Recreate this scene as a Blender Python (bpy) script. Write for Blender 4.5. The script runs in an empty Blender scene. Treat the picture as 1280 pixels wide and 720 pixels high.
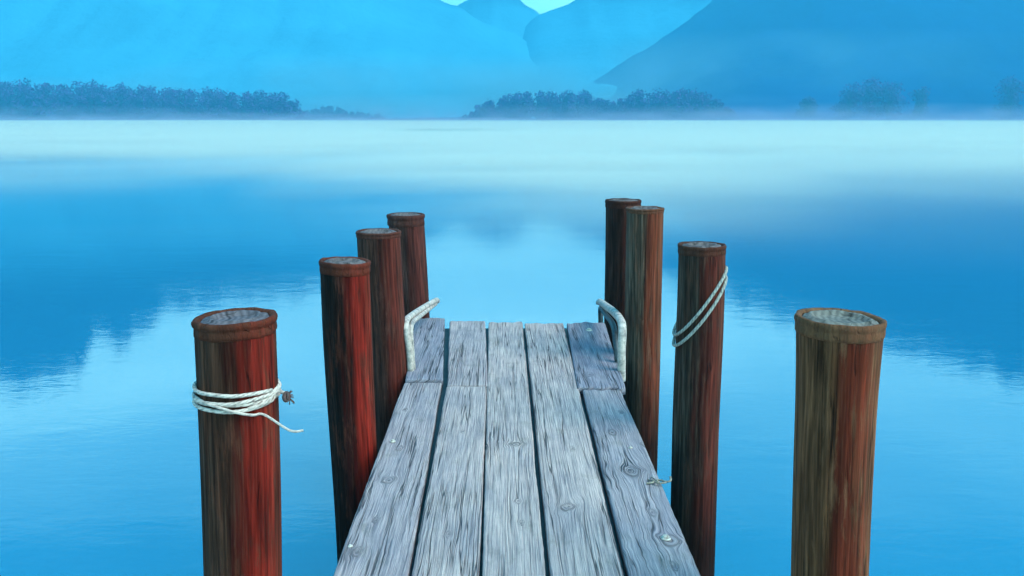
import bpy, bmesh, math, random
from mathutils import Vector, noise, Matrix
random.seed(7)
R = math.radians
scene = bpy.context.scene
col = scene.collection

# ------------------------------------------------------------------ camera
F_PX = 1100.0
PITCH = math.atan(213 / F_PX)
YAW = math.atan(8 / F_PX)
EYE = Vector((0, 0, 1.6))
WATER = -0.9
cam_data = bpy.data.cameras.new('camera')
cam_data.lens = 36 * F_PX / 1280
cam_data.clip_start = 0.05
cam_data.clip_end = 20000
cam = bpy.data.objects.new('camera', cam_data)
col.objects.link(cam)
cam.location = EYE
cam.rotation_euler = (math.pi / 2 - PITCH, 0, -YAW)
scene.camera = cam
ROT = cam.rotation_euler.to_matrix()

def ray(x, y):
    return ROT @ Vector((x - 640, 360 - y, -F_PX))

def at(x, y, D):
    """world point seen at photo pixel (x, y), on the plane Y = D"""
    r = ray(x, y)
    return EYE + r * (D / r.y)

def on(x, y, z=0.0):
    r = ray(x, y)
    return EYE + r * ((z - EYE.z) / r.z)

# ------------------------------------------------------------------ objects
def tag(o, label=None, cat=None, group=None, kind=None):
    if label: o['label'] = label
    if cat: o['category'] = cat
    if group: o['group'] = group
    if kind: o['kind'] = kind
    return o

def empty(name, loc=(0, 0, 0)):
    o = bpy.data.objects.new(name, None)
    o.empty_display_size = 0.1
    o.location = loc
    col.objects.link(o)
    return o

def mesh_obj(name, verts, faces, mat, parent=None, smooth=True, origin=None):
    me = bpy.data.meshes.new(name)
    if origin is None and parent is not None:
        p = parent
        origin = Vector((0, 0, 0))
        while p is not None:
            origin += p.location
            p = p.parent
    org = Vector(origin) if origin is not None else Vector((0, 0, 0))
    me.from_pydata([tuple(Vector(v) - org) for v in verts], [], faces)
    me.materials.append(mat)
    if smooth:
        me.polygons.foreach_set('use_smooth', [True] * len(me.polygons))
    me.update()
    o = bpy.data.objects.new(name, me)
    col.objects.link(o)
    if parent is not None:
        o.parent = parent
    else:
        o.location = org
    return o

# ------------------------------------------------------------------ shader helpers
class NT:
    def __init__(self, name):
        self.m = bpy.data.materials.new(name)
        self.m.use_nodes = True
        self.t = self.m.node_tree
        self.t.nodes.clear()
        self.out = self.t.nodes.new('ShaderNodeOutputMaterial')
    def n(self, typ, **kw):
        nd = self.t.nodes.new(typ)
        for k, v in kw.items():
            if k.startswith('_'):
                setattr(nd, k[1:], v)
            else:
                key = k.replace('__', ' ')
                self.set(nd, key, v)
        return nd
    def set(self, nd, key, v):
        s = nd.inputs[int(key[1:])] if key[0] == 'i' and key[1:].isdigit() else nd.inputs[key]
        if isinstance(v, bpy.types.NodeSocket):
            self.t.links.new(v, s)
        else:
            s.default_value = v
    def math(self, op, a, b=0.0, c=None, clamp=False):
        nd = self.n('ShaderNodeMath', _operation=op, _use_clamp=clamp, i0=a, i1=b)
        if c is not None: self.set(nd, 'i2', c)
        return nd.outputs[0]
    def noise(self, vec, scale, detail=3, rough=0.5, dist=0.0):
        nd = self.n('ShaderNodeTexNoise', Vector=vec, Scale=scale, Detail=detail, Roughness=rough, Distortion=dist)
        return nd.outputs['Fac']
    def mapping(self, vec, sc=(1, 1, 1), loc=(0, 0, 0), rot=(0, 0, 0)):
        return self.n('ShaderNodeMapping', Vector=vec, Scale=sc, Location=loc, Rotation=rot).outputs[0]
    def ramp(self, fac, stops, interp='LINEAR'):
        nd = self.n('ShaderNodeValToRGB', Fac=fac)
        cr = nd.color_ramp
        cr.interpolation = interp
        while len(cr.elements) < len(stops): cr.elements.new(0.5)
        for e, (p, c) in zip(cr.elements, stops):
            e.position = p
            e.color = (c[0], c[1], c[2], 1) if hasattr(c, '__len__') else (c, c, c, 1)
        return nd.outputs[0]
    def mix(self, fac, a, b, mode='MIX'):
        nd = self.n('ShaderNodeMix', _data_type='RGBA', _blend_type=mode)
        self.set(nd, 'i0', fac)
        for i, v in ((6, a), (7, b)):
            if not isinstance(v, bpy.types.NodeSocket): v = (v[0], v[1], v[2], 1)
            self.set(nd, 'i%d' % i, v)
        return nd.outputs[2]
    def bump(self, h, strength, dist, normal=None):
        nd = self.n('ShaderNodeBump', Height=h, Strength=strength, Distance=dist)
        if normal is not None: self.set(nd, 'Normal', normal)
        return nd.outputs[0]
    def principled(self, color, rough, normal=None, spec=0.5, metal=0.0, ior=None):
        nd = self.n('ShaderNodeBsdfPrincipled')
        self.set(nd, 'Base Color', color if isinstance(color, bpy.types.NodeSocket) else (*color, 1))
        self.set(nd, 'Roughness', rough)
        self.set(nd, 'Specular IOR Level', spec)
        self.set(nd, 'Metallic', metal)
        if ior: self.set(nd, 'IOR', ior)
        if normal is not None: self.set(nd, 'Normal', normal)
        self.t.links.new(nd.outputs[0], self.out.inputs['Surface'])
        return nd

def coords(nt, which='Object'):
    return nt.n('ShaderNodeTexCoord').outputs[which]

# ------------------------------------------------------------------ materials
def mat_board(tint, seed):
    nt = NT('weathered_board')
    uv = nt.n('ShaderNodeUVMap', _uv_map='grain').outputs[0]
    uv = nt.mapping(uv, loc=(seed * 3.17, seed * 7.3, 0))
    knot = nt.n('ShaderNodeAttribute', _attribute_name='knot').outputs['Fac']
    # ragged fibres of several sizes, all running along the board
    wob = nt.noise(nt.mapping(uv, (3, 2.2, 1)), 1.0, 3, .5)
    uvw = nt.n('ShaderNodeVectorMath', _operation='ADD', i0=uv,
               i1=nt.n('ShaderNodeCombineXYZ', X=nt.math('MULTIPLY', nt.math('SUBTRACT', wob, .5), .014)).outputs[0]).outputs[0]
    fine = nt.noise(nt.mapping(uvw, (330, 5, 1)), 1.0, 4, .6, .1)
    mid = nt.noise(nt.mapping(uvw, (150, 3.2, 1)), 1.0, 3, .55, .15)
    broad = nt.noise(nt.mapping(uvw, (40, .9, 1)), 1.0, 3, .5, .3)
    blot = nt.noise(nt.mapping(uv, (6, 3, 1)), 1.0, 4, .6)
    crack = nt.ramp(nt.noise(nt.mapping(uvw, (44, 0.9, 1)), 1.0, 2, .45, .2),
                    [(.0, 0), (.475, 0), (.497, 1), (.503, 1), (.525, 0), (1, 0)])
    crack_m = nt.math('MULTIPLY', crack, nt.ramp(nt.noise(nt.mapping(uvw, (13, .8, 1), (5, 2, 0)), 1.0, 2), [(.46, 0), (.56, 1)]))
    h = nt.math('ADD', nt.math('MULTIPLY', fine, .45), nt.math('ADD', nt.math('MULTIPLY', mid, .55), nt.math('MULTIPLY', broad, .20)))
    base = nt.ramp(h, [(.40, (.07, .085, .115)), (.50, (.21, .24, .29)), (.62, (.35, .385, .44)), (.76, (.50, .53, .58))])
    base = nt.mix(nt.ramp(blot, [(.36, .40), (.60, 0)]), base, nt.mix(1.0, base, (.42, .52, .68), 'MULTIPLY'))
    base = nt.mix(1.0, base, (tint[0] * 1.17, tint[1] * .66, tint[2] * .545), 'MULTIPLY')
    base = nt.mix(nt.math('MULTIPLY', crack_m, .85), base, (.018, .022, .03))
    base = nt.mix(nt.math('MULTIPLY', knot, .9), base, (.035, .035, .042))
    hh = nt.math('SUBTRACT', h, nt.math('MULTIPLY', crack_m, .7))
    nrm = nt.bump(hh, 1.0, .012)
    dirt = nt.ramp(nt.noise(nt.mapping(uv, (11, 5, 1), (9, 4, 0)), 1.0, 5, .7), [(.55, 0), (.72, 1)])
    base = nt.mix(nt.math('MULTIPLY', dirt, .45), base, (.14, .105, .085))
    nt.principled(base, .85, nrm, .12)
    return nt.m

def mat_pile(dark, red, brown, turn, seed, dull=0.0):
    """old painted timber: red paint on one flank, the shade of the other painted in dark"""
    nt = NT('weathered_red_post')
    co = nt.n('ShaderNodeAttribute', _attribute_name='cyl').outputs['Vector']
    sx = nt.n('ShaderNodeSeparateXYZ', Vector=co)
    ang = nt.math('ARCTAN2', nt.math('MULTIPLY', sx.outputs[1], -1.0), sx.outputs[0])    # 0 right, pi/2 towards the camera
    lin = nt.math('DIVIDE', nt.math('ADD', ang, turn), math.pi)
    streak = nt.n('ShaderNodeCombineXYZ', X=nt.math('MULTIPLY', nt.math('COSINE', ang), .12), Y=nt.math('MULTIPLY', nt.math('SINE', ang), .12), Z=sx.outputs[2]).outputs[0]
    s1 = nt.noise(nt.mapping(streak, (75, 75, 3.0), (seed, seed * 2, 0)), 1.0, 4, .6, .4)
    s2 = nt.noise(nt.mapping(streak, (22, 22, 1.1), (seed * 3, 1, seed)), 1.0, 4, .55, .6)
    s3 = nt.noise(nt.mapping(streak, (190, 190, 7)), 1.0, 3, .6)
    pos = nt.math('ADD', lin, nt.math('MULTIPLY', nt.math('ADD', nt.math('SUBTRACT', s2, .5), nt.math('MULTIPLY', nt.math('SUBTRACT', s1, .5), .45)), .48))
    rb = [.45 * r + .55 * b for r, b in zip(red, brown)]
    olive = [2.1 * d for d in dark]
    base = nt.ramp(pos, [(.02, [.8 * b for b in brown]), (.14, rb), (.27, red), (.38, red), (.47, [.40 * v for v in red]), (.56, [.8 * d for d in dark]), (.70, dark), (.86, olive), (1.0, dark)], 'B_SPLINE')  # dark stops paint the post's shaded side into the base colour
    # bare patches where the paint has gone, and drying checks along the grain
    patch = nt.ramp(nt.noise(nt.mapping(streak, (26, 26, 4), (seed, 4, seed)), 1.0, 6, .7, .3), [(.52, 0), (.62, 1)])
    base = nt.mix(nt.math('MULTIPLY', patch, .7), base, [.5 * (b + d) for b, d in zip(brown, dark)])
    chk = nt.noise(nt.mapping(streak, (48, 48, 1.6), (seed * 2, 0, seed)), 1.0, 2, .4, .2)
    chk = nt.math('MULTIPLY', nt.ramp(chk, [(.478, 0), (.498, 1), (.502, 1), (.522, 0)]), nt.ramp(s2, [(.50, 0), (.60, 1)]))
    base = nt.mix(nt.math('MULTIPLY', chk, .75), base, (.012, .010, .010))
    worn = nt.ramp(s1, [(.34, .38), (.5, .85), (.68, 1.6)])
    base = nt.mix(1.0, base, worn, 'MULTIPLY')
    base = nt.mix(nt.ramp(s3, [(.56, 0), (.74, .25)]), base, (.26, .20, .17))
    if dull:
        base = nt.mix(dull, base, nt.mix(s2, [.45 * b for b in brown], [.9 * b for b in brown]))
    # darker low down near the water
    low = nt.ramp(nt.math('ADD', sx.outputs[2], nt.math('SUBTRACT', nt.math('MULTIPLY', s2, .5), 1.45)), [(.0, 1), (.30, .95), (.80, 0)])
    base = nt.mix(nt.math('MULTIPLY', low, .9), base, (.010, .012, .014))
    h = nt.math('ADD', nt.math('MULTIPLY', s1, .6), nt.math('ADD', nt.math('MULTIPLY', s2, .6), nt.math('MULTIPLY', s3, .25)))
    h = nt.math('SUBTRACT', h, nt.math('ADD', nt.math('MULTIPLY', chk, .7), nt.math('MULTIPLY', patch, .15)))
    base = nt.mix(1.0, base, (.50, .24, .20), 'MULTIPLY')
    nt.principled(base, .75, nt.bump(h, .8, .010), .05)
    return nt.m

def mat_rim(c1, c2):
    nt = NT('rusted_rim')
    co = coords(nt)
    a = nt.noise(nt.mapping(co, (18, 18, 40)), 1.0, 5, .65, .5)
    b = nt.noise(nt.mapping(co, (90, 90, 90)), 1.0, 3, .6)
    base = nt.ramp(a, [(.35, c1), (.62, c2)])
    base = nt.mix(nt.ramp(b, [(.5, 0), (.75, .5)]), base, [min(1, 1.9 * v) for v in c2])
    base = nt.mix(1.0, base, (.62, .42, .38), 'MULTIPLY')
    nt.principled(base, .7, nt.bump(nt.math('ADD', a, nt.math('MULTIPLY', b, .4)), .7, .006), .2)
    return nt.m

def mat_endgrain(c1, c2):
    nt = NT('end_grain')
    co = coords(nt)
    d = nt.n('ShaderNodeVectorMath', _operation='LENGTH', i0=nt.mapping(co, (1, 1, 0))).outputs['Value']
    wob = nt.noise(nt.mapping(co, (14, 14, 0)), 1.0, 3)
    rings = nt.math('SINE', nt.math('MULTIPLY', nt.math('ADD', d, nt.math('MULTIPLY', wob, .03)), 330))
    n2 = nt.noise(nt.mapping(co, (70, 70, 5)), 1.0, 4, .6)
    f = nt.math('ADD', nt.math('MULTIPLY', rings, .22), n2)
    base = nt.ramp(f, [(.25, c1), (.75, c2)])
    # the worn outer ring and a paler heart, as the photo's heads show
    ring = nt.ramp(d, [(.0, .9), (.030, .2), (.045, 1), (.068, .9), (.074, 0), (.082, 0), (.088, .8), (.12, .9)])
    sp = nt.n('ShaderNodeSeparateXYZ', Vector=co)
    an = nt.math('ARCTAN2', sp.outputs[1], sp.outputs[0])
    spl = nt.noise(nt.n('ShaderNodeCombineXYZ', X=nt.math('MULTIPLY', an, 2.6), Y=nt.math('MULTIPLY', d, 4)).outputs[0], 1.0, 2, .5, .3)
    spl = nt.ramp(spl, [(.475, 0), (.497, 1), (.503, 1), (.525, 0)])
    base = nt.mix(nt.math('MULTIPLY', spl, .85), base, (.012, .009, .008))
    base = nt.mix(nt.math('MULTIPLY', ring, .22), base, [min(1, 1.8 * v) for v in c2])
    nt.principled(base, .8, nt.bump(f, .35, .003), .2)
    return nt.m

def mat_rope(c1, c2, twist):
    nt = NT('twisted_rope')
    uv = nt.n('ShaderNodeUVMap', _uv_map='grain').outputs[0]
    sx = nt.n('ShaderNodeSeparateXYZ', Vector=uv)
    st = nt.math('SINE', nt.math('ADD', nt.math('MULTIPLY', sx.outputs[0], 6.2832 * 3), nt.math('MULTIPLY', sx.outputs[1], twist)))
    n = nt.noise(nt.mapping(coords(nt), (60, 60, 60)), 1.0, 4, .6)
    f = nt.math('ADD', nt.math('MULTIPLY', st, .10), n)
    base = nt.ramp(f, [(.2, c1), (.6, c2)])
    nt.principled(base, .85, nt.bump(st, .5, .0015), .15)
    return nt.m

def mat_plain(name, c, rough=.5, metal=0.0, spec=.5, wear=None, sc=25, bump=.4, bd=.003):
    nt = NT(name)
    n = nt.noise(nt.mapping(coords(nt), (sc, sc, sc)), 1.0, 5, .65)
    base = nt.ramp(n, [(.36, wear or [v * .6 for v in c]), (.6, c)])
    nt.principled(base, rough, nt.bump(n, bump, bd), spec, metal)
    return nt.m

M_rope = mat_rope((.19, .11, .10), (.60, .39, .34), 260)
M_rope_dark = mat_rope((.10, .07, .065), (.34, .27, .24), 260)
M_white = mat_plain('chipped_white_paint', (.58, .38, .33), .6, wear=(.22, .15, .14), sc=22, spec=.2)
M_rod_shade = mat_plain('shaded_rod', (.05, .055, .065), .5, .6, wear=(.03, .025, .025))  # shade of the inner rod put into its colour
M_steel = mat_plain('zinc_bolt', (.62, .44, .38), .55, .0, wear=(.22, .14, .12), sc=60, spec=.3)
M_twig = mat_plain('rusty_wire', (.30, .19, .14), .6, .2, wear=(.10, .08, .08), sc=60)
M_beam = mat_plain('wet_beam', (.030, .034, .040), .6, wear=(.012, .013, .016), sc=12)
M_knot = mat_plain('frayed_cord_knot', (.10, .03, .025), .9, wear=(.05, .03, .03), sc=60)

# ------------------------------------------------------------------ mesh helpers
def tube(points, radius, sides=10, closed=False, caps=True, rfun=None):
    """returns verts, faces, uvs(per vertex) of a swept tube"""
    P = [Vector(p) for p in points]
    n = len(P)
    verts, faces, uv = [], [], []
    up = Vector((0, 0, 1))
    prev = None
    L = 0
    for i, p in enumerate(P):
        a = P[(i - 1) % n] if (closed or i > 0) else P[i]
        b = P[(i + 1) % n] if (closed or i < n - 1) else P[i]
        t = (b - a).normalized()
        if prev is None:
            s = t.cross(up)
            if s.length < .1: s = t.cross(Vector((1, 0, 0)))
            s.normalize()
        else:
            s = (prev - t * prev.dot(t)).normalized()
        prev = s
        w = t.cross(s)
        r = radius * (rfun(i / (n - 1)) if rfun else 1)
        if i: L += (p - P[i - 1]).length
        for k in range(sides):
            q = 2 * math.pi * k / sides
            verts.append(p + s * (math.cos(q) * r) + w * (math.sin(q) * r))
            uv.append((k / sides, L))
    m = n if closed else n - 1
    for i in range(m):
        j = (i + 1) % n
        for k in range(sides):
            l = (k + 1) % sides
            faces.append((i * sides + k, i * sides + l, j * sides + l, j * sides + k))
    if caps and not closed:
        faces.append(tuple(reversed(range(sides))))
        faces.append(tuple(range((n - 1) * sides, n * sides)))
    return verts, faces, uv

def set_uv(o, uv, fn=None):
    me = o.data
    lay = me.uv_layers.new(name='grain')
    for li, l in enumerate(me.loops):
        lay.data[li].uv = uv[l.vertex_index]

def smooth_path(pts, sub=6, closed=False):
    P = [Vector(p) for p in pts]
    out = []
    n = len(P)
    rng = n if closed else n - 1
    for i in range(rng):
        if closed:
            p0, p1, p2, p3 = P[(i - 1) % n], P[i], P[(i + 1) % n], P[(i + 2) % n]
        else:
            p0, p1, p2, p3 = P[max(i - 1, 0)], P[i], P[i + 1], P[min(i + 2, n - 1)]
        for k in range(sub):
            t = k / sub
            out.append(.5 * ((2 * p1) + (p2 - p0) * t + (2 * p0 - 5 * p1 + 4 * p2 - p3) * t * t + (3 * p1 - p0 - 3 * p2 + p3) * t ** 3))
    if not closed: out.append(P[-1])
    return out

def tube_obj(name, pts, r, mat, parent=None, sides=10, closed=False, origin=None, rfun=None):
    v, f, uv = tube(pts, r, sides, closed, rfun=rfun)
    o = mesh_obj(name, v, f, mat, parent, origin=origin)
    set_uv(o, uv)
    return o

def join_geo(parts):
    V, Fc, U = [], [], []
    for v, f, uv in parts:
        b = len(V)
        V += v; U += uv
        Fc += [tuple(i + b for i in q) for q in f]
    return V, Fc, U

# ------------------------------------------------------------------ posts
def make_post(name, top, low, D, r_top, r_low, label, seed, mats, lip=.007, rim_h=.05, tilt=0.0, hole=.72, group='timber posts along the pier', Dlow=None, flare=.0):
    T = at(top[0], top[1], D)
    B = at(low[0], low[1], Dlow or D)
    d = (B - T) / (T.z - B.z)
    z0 = WATER - 1.2
    foot = T + d * (T.z - z0)
    root = empty(name, foot)
    tag(root, label, 'post', group)
    H = T.z - z0
    body_mat, rim_mat, end_mat = mats
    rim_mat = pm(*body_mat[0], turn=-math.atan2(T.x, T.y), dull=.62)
    body_mat = pm(*body_mat[0], turn=-math.atan2(T.x, T.y))  # turn lines up each post's painted shade side with the camera
    NS, NR = 96, 110
    V, Fc = [], []
    def centre(h):                       # h from 0 (foot) to 1 (top)
        c = foot + (T - foot) * h
        c = c.copy()
        c.x += .010 * noise.noise(Vector((h * 3, seed, 0)))
        return c
    def rad(h, a):
        r = r_low + (r_top - r_low) * h
        v = Vector((math.cos(a) * 1.3, math.sin(a) * 1.3, h * H * .9 + seed * 5))
        r *= 1 + flare * max(0, 1 - (1 - h) * H / .35) ** 2
        r *= 1 + .040 * noise.noise(v) + .018 * noise.noise(v * 3.1 + Vector((0, 0, -h * H * 2)))
        # shallow flutes along the grain
        r += .0035 * noise.noise(Vector((math.cos(a) * 7, math.sin(a) * 7, h * H * .5 + seed)))
        g = noise.noise(Vector((math.cos(a) * 4.5 + 9, math.sin(a) * 4.5, h * H * .35 + seed * 2)))
        r -= .006 * max(0, 1 - abs(g) / .035) * max(0, noise.noise(Vector((seed, math.cos(a) * 2, h * H * 1.1))) + .15)     # drying checks
        return r
    for i in range(NR + 1):
        h = i / NR
        h = h * (1 - rim_h * .6 / H)
        c = centre(h)
        for k in range(NS):
            a = 2 * math.pi * k / NS
            r = rad(h, a)
            V.append(c + Vector((math.cos(a) * r, math.sin(a) * r, 0)))
    for i in range(NR):
        for k in range(NS):
            l = (k + 1) % NS
            Fc.append((i * NS + k, i * NS + l, (i + 1) * NS + l, (i + 1) * NS + k))
    Fc.append(tuple(reversed(range(NS))))
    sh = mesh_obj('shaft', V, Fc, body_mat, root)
    cy = sh.data.attributes.new('cyl', 'FLOAT_VECTOR', 'POINT')
    cv = []
    for i in range(NR + 1):
        for k in range(NS):
            a = 2 * math.pi * k / NS
            cv += [math.cos(a), math.sin(a), i / NR * H]
    cy.data.foreach_set('vector', cv)
    # swollen rim round the head: a lathe profile (radius offset, height under the top)
    V, Fc = [], []
    prof = [(-.001, -rim_h), (lip * .45, -rim_h + .004), (lip * .55, -rim_h * .75), (lip * .42, -rim_h * .50), (lip * .30, -rim_h * .40), (lip * .85, -rim_h * .32), (lip * 1.05, -rim_h * .16),
            (lip * .8, -.001), (lip * .1, .003), (-.010, .001), (-.016, -.006)]
    for (dr, dz) in prof:
        for k in range(NS):
            a = 2 * math.pi * k / NS
            r = rad(1, a) + dr + .003 * noise.noise(Vector((math.cos(a) * 3, math.sin(a) * 3, seed + dz * 20)))
            zz = dz + tilt * math.cos(a) * r_top + .0035 * noise.noise(Vector((math.cos(a) * 2, math.sin(a) * 2, seed * 3)))
            V.append(T + Vector((math.cos(a) * r, math.sin(a) * r, zz)))
    n = len(prof)
    for i in range(n - 1):
        for k in range(NS):
            l = (k + 1) % NS
            Fc.append((i * NS + k, i * NS + l, (i + 1) * NS + l, (i + 1) * NS + k))
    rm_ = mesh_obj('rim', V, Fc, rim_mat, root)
    cy = rm_.data.attributes.new('cyl', 'FLOAT_VECTOR', 'POINT')
    cv = []
    for (dr, dz) in prof:
        for k in range(NS):
            a = 2 * math.pi * k / NS
            cv += [math.cos(a), math.sin(a), H + dz * 6]
    cy.data.foreach_set('vector', cv)
    # head: end grain with a raised ring
    V, Fc = [], []
    R0 = r_top - .013
    prof = [(R0, -.012), (R0 * .93, -.004), (R0 * hole * 1.06, -.003), (R0 * hole, .004), (R0 * hole * .9, .003), (R0 * hole * .82, -.008), (R0 * .3, -.009), (.004, -.009)]
    for (rr, dz) in prof:
        for k in range(NS):
            a = 2 * math.pi * k / NS
            g = rad(1, a) / r_top
            zz = dz + tilt * math.cos(a) * rr + .0025 * noise.noise(Vector((math.cos(a) * rr * 30, math.sin(a) * rr * 30, seed)))
            V.append(T + Vector((math.cos(a) * rr * g, math.sin(a) * rr * g, zz)))
    for i in range(len(prof) - 1):
        for k in range(NS):
            l = (k + 1) % NS
            Fc.append((i * NS + k, i * NS + l, (i + 1) * NS + l, (i + 1) * NS + k))
    Fc.append(tuple(range((len(prof) - 1) * NS, len(prof) * NS)))
    mesh_obj('end_grain', V, Fc, end_mat, root)
    return dict(root=root, T=T, d=d, foot=foot, rad=lambda z: r_low + (r_top - r_low) * ((z - z0) / H))

G = (.080, .058, .044)        # painted shade on the posts' dark flank
rimA = mat_rim((.045, .028, .032), (.13, .055, .055))
rimB = mat_rim((.06, .048, .042), (.17, .10, .085))
rimC = mat_rim((.06, .04, .038), (.17, .075, .065))
endA = mat_endgrain((.035, .022, .026), (.12, .08, .09))
endB = mat_endgrain((.06, .042, .036), (.16, .115, .10))
endC = mat_endgrain((.05, .03, .03), (.13, .08, .08))
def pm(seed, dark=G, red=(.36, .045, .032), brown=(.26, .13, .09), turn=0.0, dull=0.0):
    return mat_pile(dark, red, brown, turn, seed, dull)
def spec(*a, **k): return (a, k)
rimD = mat_rim((.07, .050, .038), (.22, .105, .07))

P = {}
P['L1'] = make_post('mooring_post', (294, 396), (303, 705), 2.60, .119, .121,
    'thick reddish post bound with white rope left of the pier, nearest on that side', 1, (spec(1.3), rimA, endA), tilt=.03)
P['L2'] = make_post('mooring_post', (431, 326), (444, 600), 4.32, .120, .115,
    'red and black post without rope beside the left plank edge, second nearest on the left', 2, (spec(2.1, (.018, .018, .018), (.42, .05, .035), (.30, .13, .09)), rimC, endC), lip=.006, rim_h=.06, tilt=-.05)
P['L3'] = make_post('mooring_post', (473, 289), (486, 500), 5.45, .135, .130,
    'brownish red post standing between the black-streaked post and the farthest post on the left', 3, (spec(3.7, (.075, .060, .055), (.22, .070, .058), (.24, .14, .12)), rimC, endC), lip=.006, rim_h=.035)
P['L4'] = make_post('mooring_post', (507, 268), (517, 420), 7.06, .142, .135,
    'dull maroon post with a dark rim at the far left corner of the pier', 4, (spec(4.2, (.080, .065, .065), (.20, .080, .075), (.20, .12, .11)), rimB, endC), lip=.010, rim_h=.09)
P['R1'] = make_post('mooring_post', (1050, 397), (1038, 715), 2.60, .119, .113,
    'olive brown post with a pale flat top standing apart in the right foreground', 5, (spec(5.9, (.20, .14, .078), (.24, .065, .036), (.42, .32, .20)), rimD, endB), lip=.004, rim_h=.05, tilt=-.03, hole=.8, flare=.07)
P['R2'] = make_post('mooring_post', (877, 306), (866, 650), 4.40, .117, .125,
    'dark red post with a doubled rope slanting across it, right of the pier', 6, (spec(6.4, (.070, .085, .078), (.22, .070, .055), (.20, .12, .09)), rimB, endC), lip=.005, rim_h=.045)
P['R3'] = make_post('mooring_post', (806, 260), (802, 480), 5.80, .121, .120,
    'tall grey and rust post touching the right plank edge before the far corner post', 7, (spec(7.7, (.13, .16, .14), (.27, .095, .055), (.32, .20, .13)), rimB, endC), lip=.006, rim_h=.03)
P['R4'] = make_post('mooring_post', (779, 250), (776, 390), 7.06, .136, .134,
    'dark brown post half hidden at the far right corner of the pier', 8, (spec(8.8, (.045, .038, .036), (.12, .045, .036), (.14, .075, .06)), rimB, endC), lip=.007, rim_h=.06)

# ------------------------------------------------------------------ the pier
pier = empty('wooden_pier', (0, 4, 0))
tag(pier, 'weathered blue-grey plank pier running out between two rows of posts', 'pier')

def board(xl0, xr0, xl1, xr1, y0, y1, z, seed, tint, knots=(), twist=0.0, label=None, rag0=.0, rag1=.0):
    """one plank: corner x at both ends, y range, top height z; knots = (x, y, radius, stretch)"""
    TH = .045
    nx = 44
    ny = max(20, int((y1 - y0) / .010))
    V, U, K = [], [], []
    for j in range(ny + 1):
        t = j / ny
        for i in range(nx + 1):
            s = i / nx
            y = y0 + (y1 - y0) * t
            xl = xl0 + (xl1 - xl0) * t
            xr = xr0 + (xr1 - xr0) * t
            xl += .0045 * noise.noise(Vector((y * 2.2, seed, 1))) + .0018 * noise.noise(Vector((y * 17, seed, 2)))
            xr += .0045 * noise.noise(Vector((y * 2.2, seed, 5))) + .0018 * noise.noise(Vector((y * 17, seed, 7)))
            x = xl + (xr - xl) * s
            w = xr - xl
            # ragged saw ends
            if rag0: y += (1 - t) ** 8 * rag0 * noise.noise(Vector((s * 5, seed, 3)))
            if rag1: y += t ** 8 * rag1 * noise.noise(Vector((s * 5, seed, 9)))
            # rounded long edges and ends
            e = min(s, 1 - s) * w
            en = min(t, 1 - t) * (y1 - y0)
            zz = z
            for dd, q in ((e, .010), (en, .007)):
                if dd < q: zz -= q * .8 * (1 - math.sqrt(max(0, 1 - (1 - dd / q) ** 2)))
            zz += .0045 * noise.noise(Vector((s * 2, y * .8, seed))) + (s - .5) * twist * w
            g = x * 1.0
            k_att = 0
            gx, gy = x, y
            for (kx, ky, kr, ks) in knots:
                dx, dy = x - kx, (y - ky) / ks
                r2 = dx * dx + dy * dy
                r = (math.sqrt(r2) + 1e-6) * (1 + .45 * noise.noise(Vector((dx / kr * .8, dy / kr * .8, seed + kx * 9))))
                r2 = r * r
                if r > kr:
                    gx -= dx * min(1, kr * kr / r2) * .96
                else:
                    gx = kx + r * .9; gy = ky + math.atan2(dy, dx) * .03
                    zz += .002 * math.cos(r / kr * 7)
                ring = math.exp(-((r - kr) / (kr * .22)) ** 2)
                core = max(0, 1 - r / (kr * .55))
                k_att = max(k_att, min(1, ring * .45 + core * .9))
            V.append((x, y, zz)); U.append((gx, gy)); K.append(k_att)
    Fc = []
    W = nx + 1
    for j in range(ny):
        for i in range(nx):
            a = j * W + i
            Fc.append((a, a + 1, a + W + 1, a + W))
    # underside and sides
    base = len(V)
    loop = [i for i in range(W)] + [j * W + nx for j in range(1, ny + 1)] + [ny * W + i for i in range(nx - 1, -1, -1)] + [j * W for j in range(ny - 1, 0, -1)]
    for q in loop:
        x, y, zz = V[q]
        V.append((x, y, z - TH)); U.append((U[q][0] + .06, U[q][1])); K.append(0)
    n = len(loop)
    for k in range(n):
        a, b = loop[k], loop[(k + 1) % n]
        Fc.append((b, a, base + k, base + (k + 1) % n))
    Fc.append(tuple(base + k for k in reversed(range(n))))
    o = mesh_obj('board', V, Fc, mat_board(tint, seed), pier)
    set_uv(o, U)
    at_ = o.data.attributes.new('knot', 'FLOAT', 'POINT')
    at_.data.foreach_set('value', K)
    if label: o['label'] = label
    return o

def X(px, py):
    return on(px, py).x
Y0 = -1.2
yJ1, yJ2, yJ5 = on(530, 478).y, on(585, 483).y, on(750, 487).y
yE = [on(538, 399).y, on(585, 402).y, on(632, 403).y, on(682, 404).y, on(733, 405).y]
def ext(pa, pb, y):
    """x at depth y of the ground line through two photo pixels"""
    a, b = on(*pa), on(*pb)
    return a.x + (b.x - a.x) * (y - a.y) / (b.y - a.y)
near = {  # boundary lines of the near boards: (lower pixel, upper pixel)
    'e0': ((415, 720), (505, 478)), 'a1': ((510, 720), (552, 478)), 'b0': ((514, 720), (558, 483)),
    'b1': ((599, 720), (608.5, 483)), 'c0': ((613, 720), (618, 480)), 'c1': ((682, 720), (653, 405)),
    'd0': ((689, 720), (656.5, 405)), 'd1': ((780, 720), (704.5, 405)), 'f0': ((786, 720), (708.5, 407)),
    'f1': ((878, 720), (776, 487))}
def e(k, y): return ext(*near[k], y)
k1 = lambda px, py, r, s: (on(px, py).x, on(px, py).y, r, s)
blue = (.84, .92, 1.02)
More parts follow.
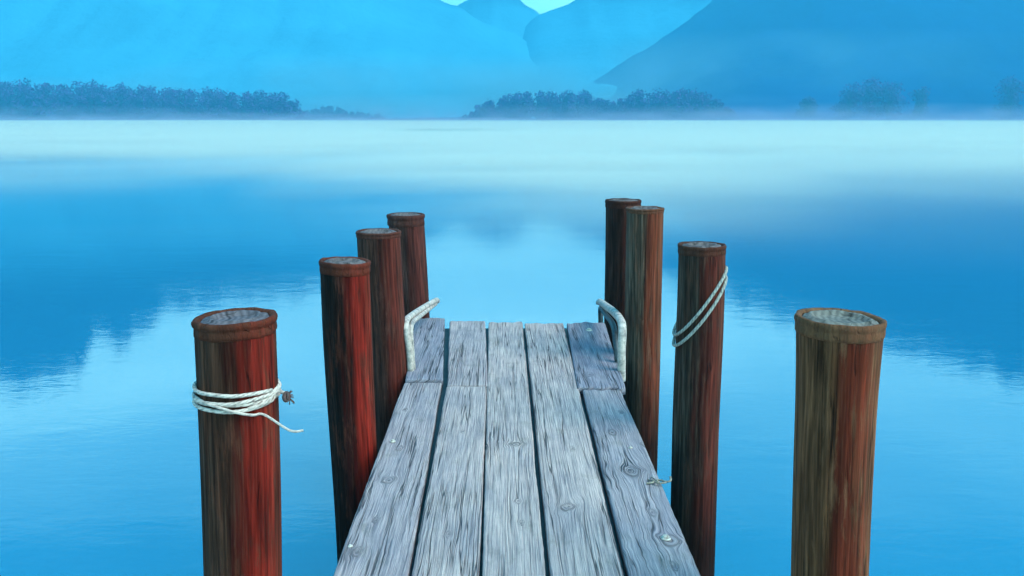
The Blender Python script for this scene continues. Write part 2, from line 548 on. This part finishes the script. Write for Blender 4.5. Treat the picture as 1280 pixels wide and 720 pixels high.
board(e('e0', Y0), e('a1', Y0), e('e0', yJ1), e('a1', yJ1), Y0, yJ1, 0, 11, (.95, .98, 1.05), [k1(486, 600, .024, 1.6), k1(506, 512, .010, 2.5), k1(470, 650, .010, 3.0), k1(500, 560, .013, 2.5), k1(446, 690, .016, 2.4)], rag1=.02)
board(e('b0', Y0), e('b1', Y0), e('b0', yJ2), e('b1', yJ2), Y0, yJ2, .002, 12, (1.12, 1.12, 1.12), [k1(578, 540, .007, 3.5), k1(560, 668, .009, 3)], rag1=.01)
board(e('c0', Y0), e('c1', Y0), X(611, 403), X(653, 403), Y0, yE[2], .004, 13, (1.18, 1.17, 1.15), [k1(645, 556, .022, 1.2), k1(636, 455, .009, 2.5), k1(648, 628, .010, 2.2), k1(652, 655, .007, 3)], rag1=.03)
board(e('d0', Y0), e('d1', Y0), X(656, 404), X(704, 404), Y0, yE[3], .001, 14, (1.15, 1.15, 1.14), [k1(711, 633, .024, 1.3), k1(700, 470, .009, 3), k1(716, 560, .008, 3.4)], rag1=.03)
board(e('f0', Y0), e('f1', Y0), e('f0', yJ5), e('f1', yJ5), Y0, yJ5, .000, 15, blue,
      [k1(788, 588, .036, 1.7), k1(836, 674, .034, 1.25), k1(765, 540, .020, 2.2), k1(806, 555, .016, 2.0), k1(842, 706, .012, 3), k1(815, 640, .014, 2.4), k1(776, 515, .012, 2.6)], twist=-.02, rag1=.02)
# the short boards at the far end
board(X(508, 474), X(554, 474), X(519, 399), X(556, 399), yJ1 + .02, yE[0], .014, 16, (.72, .82, .98), rag0=.01, rag1=.04, label='short blue-grey board at the far left corner')
board(X(560, 479), X(610, 479), X(562, 402), X(606.5, 402), yJ2 + .012, yE[1], .004, 17, (1.02, 1.04, 1.08), rag1=.04)
board(X(721, 484), X(778, 478), X(708.5, 405), X(756, 405), yJ5 + .008, yE[4], .012, 18, (.66, .77, .95), [(X(737, 470), on(737, 470).y, .02, 2.4)], rag0=.03, rag1=.05, label='short blue-grey board at the far right corner')

# beams and cross pieces under the boards
def box(name, x0, x1, y0, y1, z0, z1, mat, parent, bev=.006):
    bm = bmesh.new()
    bmesh.ops.create_cube(bm, size=1)
    for v in bm.verts:
        v.co = Vector((x0 + (v.co.x + .5) * (x1 - x0), y0 + (v.co.y + .5) * (y1 - y0), z0 + (v.co.z + .5) * (z1 - z0)))
    bmesh.ops.bevel(bm, geom=bm.edges[:], offset=bev, segments=2, affect='EDGES')
    Vv = [v.co.copy() for v in bm.verts]
    Ff = [tuple(v.index for v in f.verts) for f in bm.faces]
    bm.free()
    return mesh_obj(name, Vv, Ff, mat, parent, smooth=False)
for x in (-.43, -.11, .15, .45):
    box('beam', x - .075, x + .075, -1.1, yE[0] - .12, -.20, -.0465, M_beam, pier)
for y in (-.8, .9, 2.6, 4.2, 5.15, 5.8, 6.75):
    box('cross_beam', -.60, .64, y - .05, y + .05, -.33, -.202, M_beam, pier)

# bolts through the boards
def bolt(px, py, z, r, lay=False, name='bolt'):
    p = on(px, py); p = Vector((p.x, p.y, z))
    V, Fc = [], []
    prof = [(1.7, 0), (1.7, .12), (1.55, .2), (1.0, .22), (1.0, .85), (.85, 1.0), (0.05, 1.05)]
    ns = 12
    for q, (rr, h) in enumerate(prof):
        for k in range(ns):
            a = 2 * math.pi * k / ns
            hexr = 1 if q < 3 else (.92 + .08 * abs(math.cos(3 * a)))
            V.append(p + Vector((math.cos(a) * rr * r * hexr, math.sin(a) * rr * r * hexr, h * r)))
    for i in range(len(prof) - 1):
        for k in range(ns):
            l = (k + 1) % ns
            Fc.append((i * ns + k, i * ns + l, (i + 1) * ns + l, (i + 1) * ns + k))
    Fc.append(tuple(range((len(prof) - 1) * ns, len(prof) * ns)))
    mesh_obj(name, V, Fc, M_steel, pier)
bolt(832, 673, .001, .0125)
bolt(736, 415, .013, .016)
bolt(491, 552, .001, .009)
bolt(788, 560, .001, .007)
bolt(438, 683, .001, .006)

# bent double-rod handles at the far end
def handle(side, pts_outer, pts_inner, r, m1, m2, label):
    root = empty('handle', Vector(pts_outer[0]) - pier.location)
    root.parent = pier
    root['label'] = label
    tube_obj('outer_rod', smooth_path(pts_outer, 5), r, m1, root, 10)
    tube_obj('inner_rod', smooth_path(pts_inner, 5), r * .75, m2, root, 10)
    return root
a = at
handle('left',
       [a(514, 474, 5.42), a(512, 440, 5.42), a(508, 412, 5.42), a(508, 401, 5.50), a(515, 394, 5.8), a(530, 384, 6.4), a(545, 375.5, 6.9), a(546, 378, 6.95)],
       [a(517, 470, 5.46), a(515, 440, 5.46), a(513.5, 414, 5.46), a(516, 403, 5.6), a(524, 396, 6.0), a(535, 387, 6.5), a(545, 379, 6.93)],
       .022, M_white, M_white, 'chipped white handle at the left plank edge')
handle('right',
       [a(777, 476, 5.42), a(777, 440, 5.42), a(778, 412, 5.45), a(775, 399, 5.6), a(766, 389, 6.0), a(758, 383, 6.4), a(750, 377.5, 6.85), a(749, 380, 6.9)],
       [a(772, 452, 5.6), a(770, 430, 5.65), a(768, 412, 5.8), a(764, 402, 6.1), a(757, 393, 6.5), a(751, 385, 6.85), a(751, 404, 6.9)],
       .027, M_white, M_rod_shade, 'chipped white handle with a dark inner rod at the right plank edge')

# ------------------------------------------------------------------ ropes
def around(p, ang, z, off):
    """point on the post's surface at angle (0 = right, 90 = towards the camera) and height z"""
    c = p['T'] + p['d'] * (p['T'].z - z)
    r = p['rad'](z) + off
    return Vector((c.x + math.cos(R(ang)) * r, c.y - math.sin(R(ang)) * r, z))
L1 = P['L1']
rr = .0060
def zpx(y, D, x=300): return at(x, y, D).z
parts = []
zt = zpx(494, 2.48)
loops = [(zt, .000, 0), (zt - .021, .006, 1), (zt - .033, -.004, 2), (zt - .046, .004, 3)]
pts = []
for (z, wob, q) in loops:
    for k in range(0, 36):
        ang = 20 + 10 * k
        dz = .006 * noise.noise(Vector((ang * .02, q * 3.3, 0))) + wob * math.cos(R(ang + 40 * q))
        # wraps gather towards the knot on the right
        pull = max(0, math.cos(R(ang))) ** 3
        pts.append(around(L1, ang, z + dz + pull * (zt - .024 - z) * .6, rr * .8 + .002 * (q % 2)))
parts.append(tube(pts, rr, 10))
# crossing strand that leaves the wraps and hangs off to the right as a loose end
c = [around(L1, 150, zt - .022, rr), around(L1, 118, zt - .026, rr * 1.6), around(L1, 96, zt - .034, rr * 2.3), around(L1, 75, zt - .050, rr * 2.6), around(L1, 55, zt - .066, rr * 1.8),
     around(L1, 38, zt - .074, rr * 2), a(362, 538, 2.49), a(379, 538, 2.50)]
parts.append(tube(smooth_path(c, 6), rr * .8, 10, rfun=lambda t: 1 - .25 * t))
c = [around(L1, 60, zt - .046, rr * 1.4), around(L1, 35, zt - .036, rr * 2.2), around(L1, 12, zt - .018, rr * 2.4), a(360, 494, 2.56), a(352, 490, 2.62)]
parts.append(tube(smooth_path(c, 6), rr * .9, 10))
V, Fc, U = join_geo(parts)
rope = mesh_obj('rope', V, Fc, M_rope, origin=around(L1, 90, zt, 0))
set_uv(rope, U)
tag(rope, 'white rope wound several times round the near left post with a loose end', 'rope')
kc = a(358, 496, 2.55)
V, Fc = [], []
kp = []
for q in range(3):
    ring = []
    for k in range(14):
        t = 2 * math.pi * k / 14
        v = Vector((math.cos(t) * .009, math.sin(t) * .006, math.sin(t) * .012))
        v.rotate(Matrix.Rotation(q * 1.15, 3, 'Y')); v.rotate(Matrix.Rotation(q * .9, 3, 'Z'))
        ring.append(kc + v)
    kp.append(tube(ring, .0045, 8, closed=True))
for q in range(14):
    t = q * 1.3
    kp.append(tube([kc, kc + Vector((.010, .004 * math.sin(t * 2), .010 * math.sin(t))), kc + Vector((.016 + .006 * math.cos(t * 3), .008 * math.sin(t * 2), .022 * math.sin(t) - .003))], .0016, 5))
V, Fc, U = join_geo(kp)
ko = mesh_obj('knot', V, Fc, M_knot, rope)
set_uv(ko, U)

R2 = P['R2']
parts = []
for q, (ya, yb) in enumerate(((334, 418), (345, 431))):
    za, zb = at(877, ya, 4.4).z, at(877, yb, 4.4).z
    pts = []
    for k in range(0, 37):
        ang = -2 + 5 * k            # front half, right to left
        s = (1 - math.cos(R(min(max(ang, 0), 180)))) / 2
        pts.append(around(R2, ang, za + (zb - za) * (s ** (.92 if q else 1.05)), .009))
    for k in range(1, 36):          # back half closes the loop
        ang = 180 + 5 * k
        s = (1 - math.cos(R(ang))) / 2
        pts.append(around(R2, ang, za + (zb - za) * s, .009))
    parts.append(tube(pts, .0082, 10, closed=True))
V, Fc, U = join_geo(parts)
rope2 = mesh_obj('rope', V, Fc, M_rope_dark, origin=around(R2, 90, at(877, 370, 4.4).z, 0))
set_uv(rope2, U)
tag(rope2, 'doubled grey-white rope slanting across a dark red post right of the pier', 'rope')

# rusty bent wire poking out of the right plank edge
def onz(px, py, z): return on(px, py, z)
w1 = smooth_path([onz(808, 604, .006), onz(816, 603, .010), onz(823, 600, .014), onz(832, 602, .018), onz(838, 601, .02), onz(838, 596, .026)], 5)
w2 = smooth_path([onz(810, 600, .004), onz(817, 601, .013), onz(824, 604, .014), onz(833, 603, .018)], 5)
w3 = smooth_path([onz(814, 596, .004), onz(820, 600, .018), onz(824, 603, .012)], 5)
V, Fc, U = join_geo([tube(w1, .0048, 8), tube(w2, .004, 8), tube(w3, .003, 8)])
wire = mesh_obj('bent_wire', V, Fc, M_twig, origin=w1[0])
tag(wire, 'rusty twisted wire end sticking out over the right edge of the near planks', 'wire')

# ------------------------------------------------------------------ water
def water_material():
    nt = NT('lake_water')
    geo = coords(nt)
    w1 = nt.noise(nt.mapping(geo, (1.6, 3.4, 1)), 1.0, 4, .55, .4)
    w2 = nt.noise(nt.mapping(geo, (9, 22, 1), rot=(0, 0, .12)), 1.0, 3, .6, .5)
    w3 = nt.noise(nt.mapping(geo, (.16, .45, 1)), 1.0, 3, .5, .6)
    n1 = nt.bump(w3, .04, .05)
    # breaths of wind ruffle some streaks of the surface and leave others slick
    wind = nt.ramp(nt.noise(nt.mapping(geo, (.07, .30, 1), (3, 1, 0)), 1.0, 3, .55, .8), [(.42, .55), (.60, 1)])
    n1 = nt.bump(nt.math('MULTIPLY', w1, wind), .075, .030, n1)
    n1 = nt.bump(nt.math('MULTIPLY', w2, wind), .085, .008, n1)
    nt.principled((.0002, .070, .15), .004, n1, .5, ior=2.8)
    return nt.m
wm = water_material()
S = 6000
water = mesh_obj('lake_water', [(-S, -600, WATER), (S, -600, WATER), (S, S, WATER), (-S, S, WATER)], [(0, 1, 2, 3)], wm, smooth=False)
tag(water, kind='structure')

# ------------------------------------------------------------------ mountains and shore
def mat_mountain(c1, c2, seed, high=(.0005, .002, .05)):
    nt = NT('wooded_mountain')
    geo = coords(nt)
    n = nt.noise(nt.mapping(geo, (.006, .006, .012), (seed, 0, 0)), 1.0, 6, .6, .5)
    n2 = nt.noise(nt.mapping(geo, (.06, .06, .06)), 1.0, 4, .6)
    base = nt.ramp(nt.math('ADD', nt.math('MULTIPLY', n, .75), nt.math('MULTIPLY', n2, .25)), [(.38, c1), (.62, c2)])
    # haze painted into the colour: pale low down, darker above for the reflection
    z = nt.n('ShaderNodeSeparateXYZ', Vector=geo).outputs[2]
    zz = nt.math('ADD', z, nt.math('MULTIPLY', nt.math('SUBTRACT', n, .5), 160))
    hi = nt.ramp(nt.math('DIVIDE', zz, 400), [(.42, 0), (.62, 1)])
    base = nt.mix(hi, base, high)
    nt.principled(base, .9, nt.bump(n2, .6, 5), .05)
    return nt.m

def mountain(name, sil, D, front, back, mat, seed, rough=1.0):
    """sil: list of (photo x, photo y) of the skyline, which stands at Y = D"""
    pts = [at(x, y, D) for x, y in sil]
    xs = [p.x for p in pts]; zs = [p.z for p in pts]
    def hz(x):
        if x <= xs[0]: return zs[0]
        for i in range(len(xs) - 1):
            if x <= xs[i + 1]:
                t = (x - xs[i]) / (xs[i + 1] - xs[i])
                t2 = t * t * (3 - 2 * t)
                t = .6 * t + .4 * t2
                return zs[i] + (zs[i + 1] - zs[i]) * t
        return zs[-1]
    nx, ny = 300, 40
    V, Fc = [], []
    for j in range(ny + 1):
        t = j / ny
        y = D - front + (front + back) * t
        tr = (y - (D - front)) / front
        for i in range(nx + 1):
            x = xs[0] + (xs[-1] - xs[0]) * i / nx
            h = hz(x)
            nz = noise.fractal(Vector((x * .006, y * .006, seed)), 1.0, 2.0, 5)
            nr = noise.fractal(Vector((x * .03, seed * 3, 4)), 1.0, 2.0, 4)
            if tr <= 1:
                prof = tr ** 1.25
                z = h * prof + nz * 22 * rough * math.sin(math.pi * min(1, tr)) + nr * (5 + 16 * min(1, max(0, h - 240) / 120)) * rough * prof
            else:
                q = (y - D) / back
                z = h * (1 - q ** 1.3) + nz * 15 * rough * q + nr * (5 + 16 * min(1, max(0, h - 240) / 120)) * rough * (1 - q)
            if j == 0 or j == ny: z = -3
            V.append((x, y, z))
    W = nx + 1
    for j in range(ny):
        for i in range(nx):
            q = j * W + i
            Fc.append((q, q + 1, q + W + 1, q + W))
    return tag(mesh_obj(name, V, Fc, mat), kind='structure')

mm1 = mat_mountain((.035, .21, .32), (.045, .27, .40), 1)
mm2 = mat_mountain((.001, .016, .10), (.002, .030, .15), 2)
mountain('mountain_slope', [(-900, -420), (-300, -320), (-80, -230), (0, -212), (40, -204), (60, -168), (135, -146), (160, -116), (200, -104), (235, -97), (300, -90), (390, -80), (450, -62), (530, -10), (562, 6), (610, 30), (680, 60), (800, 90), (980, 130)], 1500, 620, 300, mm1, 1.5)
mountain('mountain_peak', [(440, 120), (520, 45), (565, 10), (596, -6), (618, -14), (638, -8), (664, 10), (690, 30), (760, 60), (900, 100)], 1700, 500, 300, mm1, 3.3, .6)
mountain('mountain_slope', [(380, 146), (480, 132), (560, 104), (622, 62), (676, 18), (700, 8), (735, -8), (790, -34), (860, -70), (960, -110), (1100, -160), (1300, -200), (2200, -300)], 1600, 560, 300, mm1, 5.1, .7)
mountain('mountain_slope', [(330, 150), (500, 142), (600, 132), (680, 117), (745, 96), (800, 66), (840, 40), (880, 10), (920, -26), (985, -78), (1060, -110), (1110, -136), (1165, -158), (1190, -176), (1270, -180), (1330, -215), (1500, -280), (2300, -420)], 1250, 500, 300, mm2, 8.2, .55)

M_ground = mat_plain('shore_ground', (.05, .075, .06), .95, wear=(.03, .05, .045), sc=.2, bump=.2, bd=.5)
# the low far shore the woods stand on
V, Fc = [], []
nx, ny = 260, 8
for j in range(ny + 1):
    for i in range(nx + 1):
        x = -900 + 1800 * i / nx
        yfront = 690 + 14 * noise.noise(Vector((x * .008, 2, 0))) + 5 * noise.noise(Vector((x * .05, 5, 0)))
        t = j / ny
        y = yfront + (1000 - yfront) * t
        z = WATER - .5 + min(1, t * 5) * (1.6 + .8 * noise.noise(Vector((x * .01, y * .01, 0))))
        V.append((x, y, z))
for j in range(ny):
    for i in range(nx):
        q = j * (nx + 1) + i
        Fc.append((q, q + 1, q + nx + 2, q + nx + 1))
tag(mesh_obj('far_shore', V, Fc, M_ground), kind='structure')

# ------------------------------------------------------------------ far woods
def mat_leaf(name, c1, c2):
    nt = NT(name)
    n = nt.noise(nt.mapping(coords(nt), (.12, .12, .12)), 1.0, 4, .6)
    base = nt.ramp(n, [(.35, c1), (.65, c2)])
    p = nt.principled(base, .8, None, .15)
    return nt.m
M_leaf = mat_leaf('far_foliage', (.055, .022, .13), (.095, .040, .20))
M_bark = mat_plain('bark', (.05, .045, .04), .9, sc=2)

def blob_leaves(V, Fc, c, rx, ry, rz, n, size, rnd):
    """leaf clumps spread through an uneven crown volume"""
    for _ in range(n):
        while True:
            p = Vector((rnd.uniform(-1, 1), rnd.uniform(-1, 1), rnd.uniform(-1, 1)))
            if .25 < p.length < 1: break
        q = Vector((p.x * rx, p.y * ry, p.z * rz))
        q *= .86 + .3 * noise.noise(p * 2.3 + c * .1)
        o = c + q
        s = size * rnd.uniform(.6, 1.4)
        u = Vector((rnd.gauss(0, 1), rnd.gauss(0, 1), rnd.gauss(0, .6))).normalized()
        w = u.cross(Vector((rnd.gauss(0, 1), rnd.gauss(0, 1), rnd.gauss(0, 1)))).normalized()
        b = len(V)
        V.extend([o - u * s, o - w * s * .7, o + u * s, o + w * s * .7])
        Fc.append((b, b + 1, b + 2, b + 3))

def tree_parts(base, h, w, rnd, nl=420, size=.9, trunk=True):
    V, Fc = [], []
    nb = rnd.randint(9, 12)
    for k in range(nb):
        t = .12 + .72 * (k + rnd.random()) / nb
        a_ = rnd.uniform(0, 6.28)
        off = w * .5 * rnd.uniform(.1, .85) * (1.25 - t)
        c = base + Vector((math.cos(a_) * off, math.sin(a_) * off, h * t))
        r = w * rnd.uniform(.26, .42)
        blob_leaves(V, Fc, c, r, r, r * rnd.uniform(.7, 1.0), nl // nb, size, rnd)
    return V, Fc

def trunk_geo(base, h, r):
    parts = [tube([base + Vector((0, 0, -.6)), base + Vector((.1, 0, h * .25)), base + Vector((-.1, .1, h * .5)), base + Vector((.1, 0, h * .8))], r, 7, rfun=lambda t: 1 - .75 * t)]
    for k in range(5):
        a_ = k * 2.4
        z = h * (.35 + .09 * k)
        parts.append(tube([base + Vector((0, 0, z)), base + Vector((math.cos(a_) * h * .14, math.sin(a_) * h * .14, z + h * .14))], r * .35, 5, rfun=lambda t: 1 - .6 * t))
    return join_geo(parts)

def wood(name, outline, D, label, seed, spacing=9, depth=26):
    """a far-off wood: outline gives the crown tops as photo pixels"""
    rnd = random.Random(seed)
    V, Fc = [], []
    pts = [at(x, y, D) for x, y in outline]
    x = pts[0].x
    while x < pts[-1].x:
        for i in range(len(pts) - 1):
            if pts[i].x <= x <= pts[i + 1].x:
                t = (x - pts[i].x) / (pts[i + 1].x - pts[i].x)
                h = pts[i].z + (pts[i + 1].z - pts[i].z) * t
                break
        for row in range(3):
            hh = max(2.0, h * rnd.uniform(.92, 1.07) * (1 if row else .82))
            b = Vector((x + rnd.uniform(-3, 3), D + row * depth / 3 + rnd.uniform(-3, 3), 0))
            v, f = tree_parts(b, hh, min(14, max(5, hh * .65)), rnd, int(260 + hh * 11), .85)
            o = len(V)
            V += v; Fc += [tuple(i + o for i in q) for q in f]
            # low shrubs fill the edge of the wood
            for _ in range(2):
                blob_leaves(V, Fc, Vector((b.x + rnd.uniform(-5, 5), b.y, hh * .2)), 5.5, 4, hh * .34 + 1, 150, .9, rnd)
            tv, tf, _u = trunk_geo(b, hh, .35)
            o = len(V)
            V += tv; Fc += [tuple(i + o for i in q) for q in tf]
        x += spacing * rnd.uniform(.7, 1.2)
    o = mesh_obj(name, V, Fc, M_leaf, smooth=False, origin=(pts[0].x, D, 0))
    tag(o, label, 'wood', kind='stuff')
    return o

wood('far_wood', [(-60, 92), (0, 96), (40, 97), (80, 101), (100, 95), (125, 102), (200, 105), (260, 109), (310, 112), (345, 110), (358, 118), (364, 136)], 712, 'long dark wood along the far shore at the left of the picture', 3)
wood('far_wood', [(588, 139), (600, 128), (630, 116), (670, 110), (700, 112), (735, 110), (760, 122), (775, 130)], 740, 'hazy low wood on the far shore left of centre right', 5)
wood('far_wood', [(768, 136), (782, 122), (800, 110), (840, 108), (870, 108), (895, 117), (912, 132)], 712, 'darker rounded wood on the far shore behind the right posts', 8)
wood('far_wood', [(362, 140), (385, 136), (410, 131), (440, 139), (470, 143)], 860, 'faint low scrub trailing off from the long left wood', 14, spacing=7)
wood('far_wood', [(925, 143), (960, 138), (990, 132), (1010, 134), (1050, 138), (1120, 140), (1180, 136), (1240, 134), (1330, 128)], 840, 'faint scrub fading in the mist behind the right shore trees', 15, spacing=9)

def single_tree(px, ytop, D, wpx, label, seed, group='separate trees on the far right shore'):
    rnd = random.Random(seed)
    top = at(px, ytop, D)
    base = Vector((top.x, D, .2))
    h = top.z - .2
    w = wpx * D / F_PX
    root = empty('shore_tree', base)
    tag(root, label, 'tree', group)
    v, f = tree_parts(base, h, w, rnd, 1900, .8)
    mesh_obj('crown', v, f, M_leaf, root, smooth=False)
    tv, tf, u = trunk_geo(base, h, .5)
    mesh_obj('trunk', tv, tf, M_bark, root)
single_tree(1064, 103, 706, 36, 'dark tree at the left end of the misty clump on the right shore', 21)
single_tree(1089, 97, 712, 48, 'broadest and tallest dark tree of the misty clump on the right shore', 22)
single_tree(1113, 100, 707, 38, 'dark tree at the right end of the misty clump on the right shore', 23)
single_tree(1150, 106, 760, 26, 'paler round tree standing just right of the tall shore clump', 24)
single_tree(1010, 120, 770, 22, 'small faint tree standing alone left of the tall shore clump', 25)
single_tree(1268, 92, 712, 42, 'dark tree cut by the right edge of the picture on the far shore', 26)

# ------------------------------------------------------------------ air
def volume_mat(name, color, density, aniso=0.0):
    m = bpy.data.materials.new(name)
    m.use_nodes = True
    t = m.node_tree
    t.nodes.clear()
    out = t.nodes.new('ShaderNodeOutputMaterial')
    v = t.nodes.new('ShaderNodeVolumePrincipled')
    v.inputs['Color'].default_value = (*color, 1)
    v.inputs['Density'].default_value = density
    v.inputs['Anisotropy'].default_value = aniso
    t.links.new(v.outputs[0], out.inputs['Volume'])
    return m
HX, HY0, HY1, HZ0, HZ1 = 3000, -300, 3000, -2, 600
hv = [(x, y, z) for z in (HZ0, HZ1) for y in (HY0, HY1) for x in (-HX, HX)]
hf = [(0, 2, 3, 1), (4, 5, 7, 6), (0, 1, 5, 4), (2, 6, 7, 3), (0, 4, 6, 2), (1, 3, 7, 5)]
haze = mesh_obj('haze', hv, hf, volume_mat('haze_air', (.08, .60, 1.0), .0008), smooth=False)
tag(haze, kind='stuff')

def mist(name, c, r, color, dens, seg=32, cell=None):
    """a bank of mist: a flattened ball whose air thins towards its rim, with drifting thin and thick spots"""
    nt = NT('mist_air')
    p = coords(nt)
    r2 = nt.n('ShaderNodeVectorMath', _operation='DOT_PRODUCT', i0=p, i1=p).outputs['Value']
    fall = nt.math('SUBTRACT', 1.0, r2, clamp=True)
    cell = cell or max(6, r[1] * .28)
    nz = nt.noise(nt.mapping(p, (r[0] / cell * .6, r[1] / cell, 1.2), (c[0] * .013, c[1] * .017, 0)), 1.0, 3, .55)
    d = nt.math('MULTIPLY', fall, nt.n('ShaderNodeMapRange', Value=nz, i1=.38, i2=.60, i3=.08, i4=2.2).outputs[0])
    v = nt.n('ShaderNodeVolumePrincipled', Density=nt.math('MULTIPLY', d, dens * 1.5))
    v.inputs['Color'].default_value = (*color, 1)
    nt.t.links.new(v.outputs[0], nt.out.inputs['Volume'])
    bm = bmesh.new()
    bmesh.ops.create_uvsphere(bm, u_segments=seg, v_segments=seg // 2, radius=1)
    me = bpy.data.meshes.new(name)
    bm.to_mesh(me)
    bm.free()
    me.materials.append(nt.m)
    nt.m.cycles.volume_step_rate = .8
    o = bpy.data.objects.new(name, me)
    col.objects.link(o)
    o.location = c
    o.scale = r
    tag(o, 'pale mist lying on the lake', 'mist', kind='stuff')
    return o
for cx, cy, rx, ry, h, d in ((1.5, 47, 13, 33, .8, .045), (4, 95, 60, 82, 1.0, .045), (55, 150, 80, 120, 1.2, .030), (-60, 150, 80, 110, 1.0, .026), (100, 260, 160, 170, 1.6, .016), (-130, 270, 170, 180, 1.5, .014)):
    mist('mist', (cx, cy, WATER + .1), (rx, ry, h), (.97, .98, 1.0), d)
for y0, h, d in ((16, .55, .005), (34, .9, .006), (70, 1.4, .007)):
    c = (y0 + 640) / 2
    mist('mist', (-60, c, WATER + .2), (900, c - y0, h), (.97, .97, 1.0), d)
rm = random.Random(4)
for k in range(9):
    h = rm.uniform(5, 15)
    mist('mist', (-640 + 160 * k + rm.uniform(-50, 50), 640 + 15 * k % 45, WATER), (rm.uniform(190, 320), rm.uniform(40, 70), h), (.80, .70, 1.0), .0032)
mist('mist', (0, 700, WATER), (1300, 70, 3), (.80, .70, 1.0), .006)
for cx, cy, rx, ry, h in ((-620, 980, 520, 170, 48), (-150, 1010, 420, 180, 75), (380, 1000, 560, 190, 100), (950, 960, 520, 150, 84), (120, 960, 900, 150, 30)):
    mist('mist', (cx, cy, 0), (rx, ry, h), (.40, .78, 1.0), .0030)
mist('mist', (300, 900, 0), (1500, 150, 26), (.60, .76, 1.0), .0016)

# ------------------------------------------------------------------ light
SUN_EL, SUN_AZ = 48, 118       # azimuth clockwise from +Y (straight ahead)
el, az = R(SUN_EL), R(SUN_AZ)
to_sun = Vector((math.sin(az) * math.cos(el), math.cos(az) * math.cos(el), math.sin(el)))
sd = bpy.data.lights.new('sun', 'SUN')
sd.energy = 1.5
sd.angle = R(35)
sd.color = (1, .94, .86)
so = bpy.data.objects.new('sun', sd)
col.objects.link(so)
so.rotation_euler = (-to_sun).to_track_quat('-Z', 'Y').to_euler()
so.location = (0, 0, 30)

w = bpy.data.worlds.new('World')
scene.world = w
w.use_nodes = True
t = w.node_tree
bg = t.nodes['Background']
sky = t.nodes.new('ShaderNodeTexSky')
sky.sky_type = 'NISHITA'
sky.sun_disc = False
sky.sun_elevation = el
sky.sun_rotation = az
sky.ozone_density = 1.5
sky.air_density = 1.0
sky.dust_density = 2.2
mx = t.nodes.new('ShaderNodeMix')
mx.data_type = 'RGBA'; mx.blend_type = 'MULTIPLY'
mx.inputs[0].default_value = 1
t.links.new(sky.outputs[0], mx.inputs[6])
# bright cloud band added low in the sky to brighten the water's reflection
tc = t.nodes.new('ShaderNodeTexCoord')
sp = t.nodes.new('ShaderNodeSeparateXYZ'); t.links.new(tc.outputs['Generated'], sp.inputs[0])
mp = t.nodes.new('ShaderNodeMapping'); mp.inputs['Scale'].default_value = (2.2, 2.2, 9); t.links.new(tc.outputs['Generated'], mp.inputs[0])
cn = t.nodes.new('ShaderNodeTexNoise'); cn.inputs['Scale'].default_value = 1.3; cn.inputs['Detail'].default_value = 5; cn.inputs['Roughness'].default_value = .5
t.links.new(mp.outputs[0], cn.inputs['Vector'])
ma = t.nodes.new('ShaderNodeMath'); ma.operation = 'MULTIPLY_ADD'; ma.inputs[1].default_value = .16; t.links.new(cn.outputs['Fac'], ma.inputs[0]); t.links.new(sp.outputs[2], ma.inputs[2])
cr = t.nodes.new('ShaderNodeValToRGB'); t.links.new(ma.outputs[0], cr.inputs[0])
el_ = cr.color_ramp.elements
while len(el_) < 5: el_.new(.5)
for e_, (p_, v_) in zip(el_, ((.18, .0), (.235, 1), (.30, 1), (.40, .24), (.50, .0))):
    e_.position = p_; e_.color = (v_, v_, v_, 1)
mc = t.nodes.new('ShaderNodeMix'); mc.data_type = 'RGBA'
t.links.new(cr.outputs[0], mc.inputs[0]); mc.inputs[7].default_value = (6.6, 13.6, 12.6, 1)
mx.inputs[7].default_value = (.18, 1.0, 1.05, 1)
t.links.new(mx.outputs[2], mc.inputs[6])
t.links.new(mc.outputs[2], bg.inputs[0])
bg.inputs[1].default_value = .15

scene.view_settings.view_transform = 'Standard'
scene.view_settings.look = 'None'
scene.view_settings.gamma = 1
scene.view_settings.exposure = 2.0
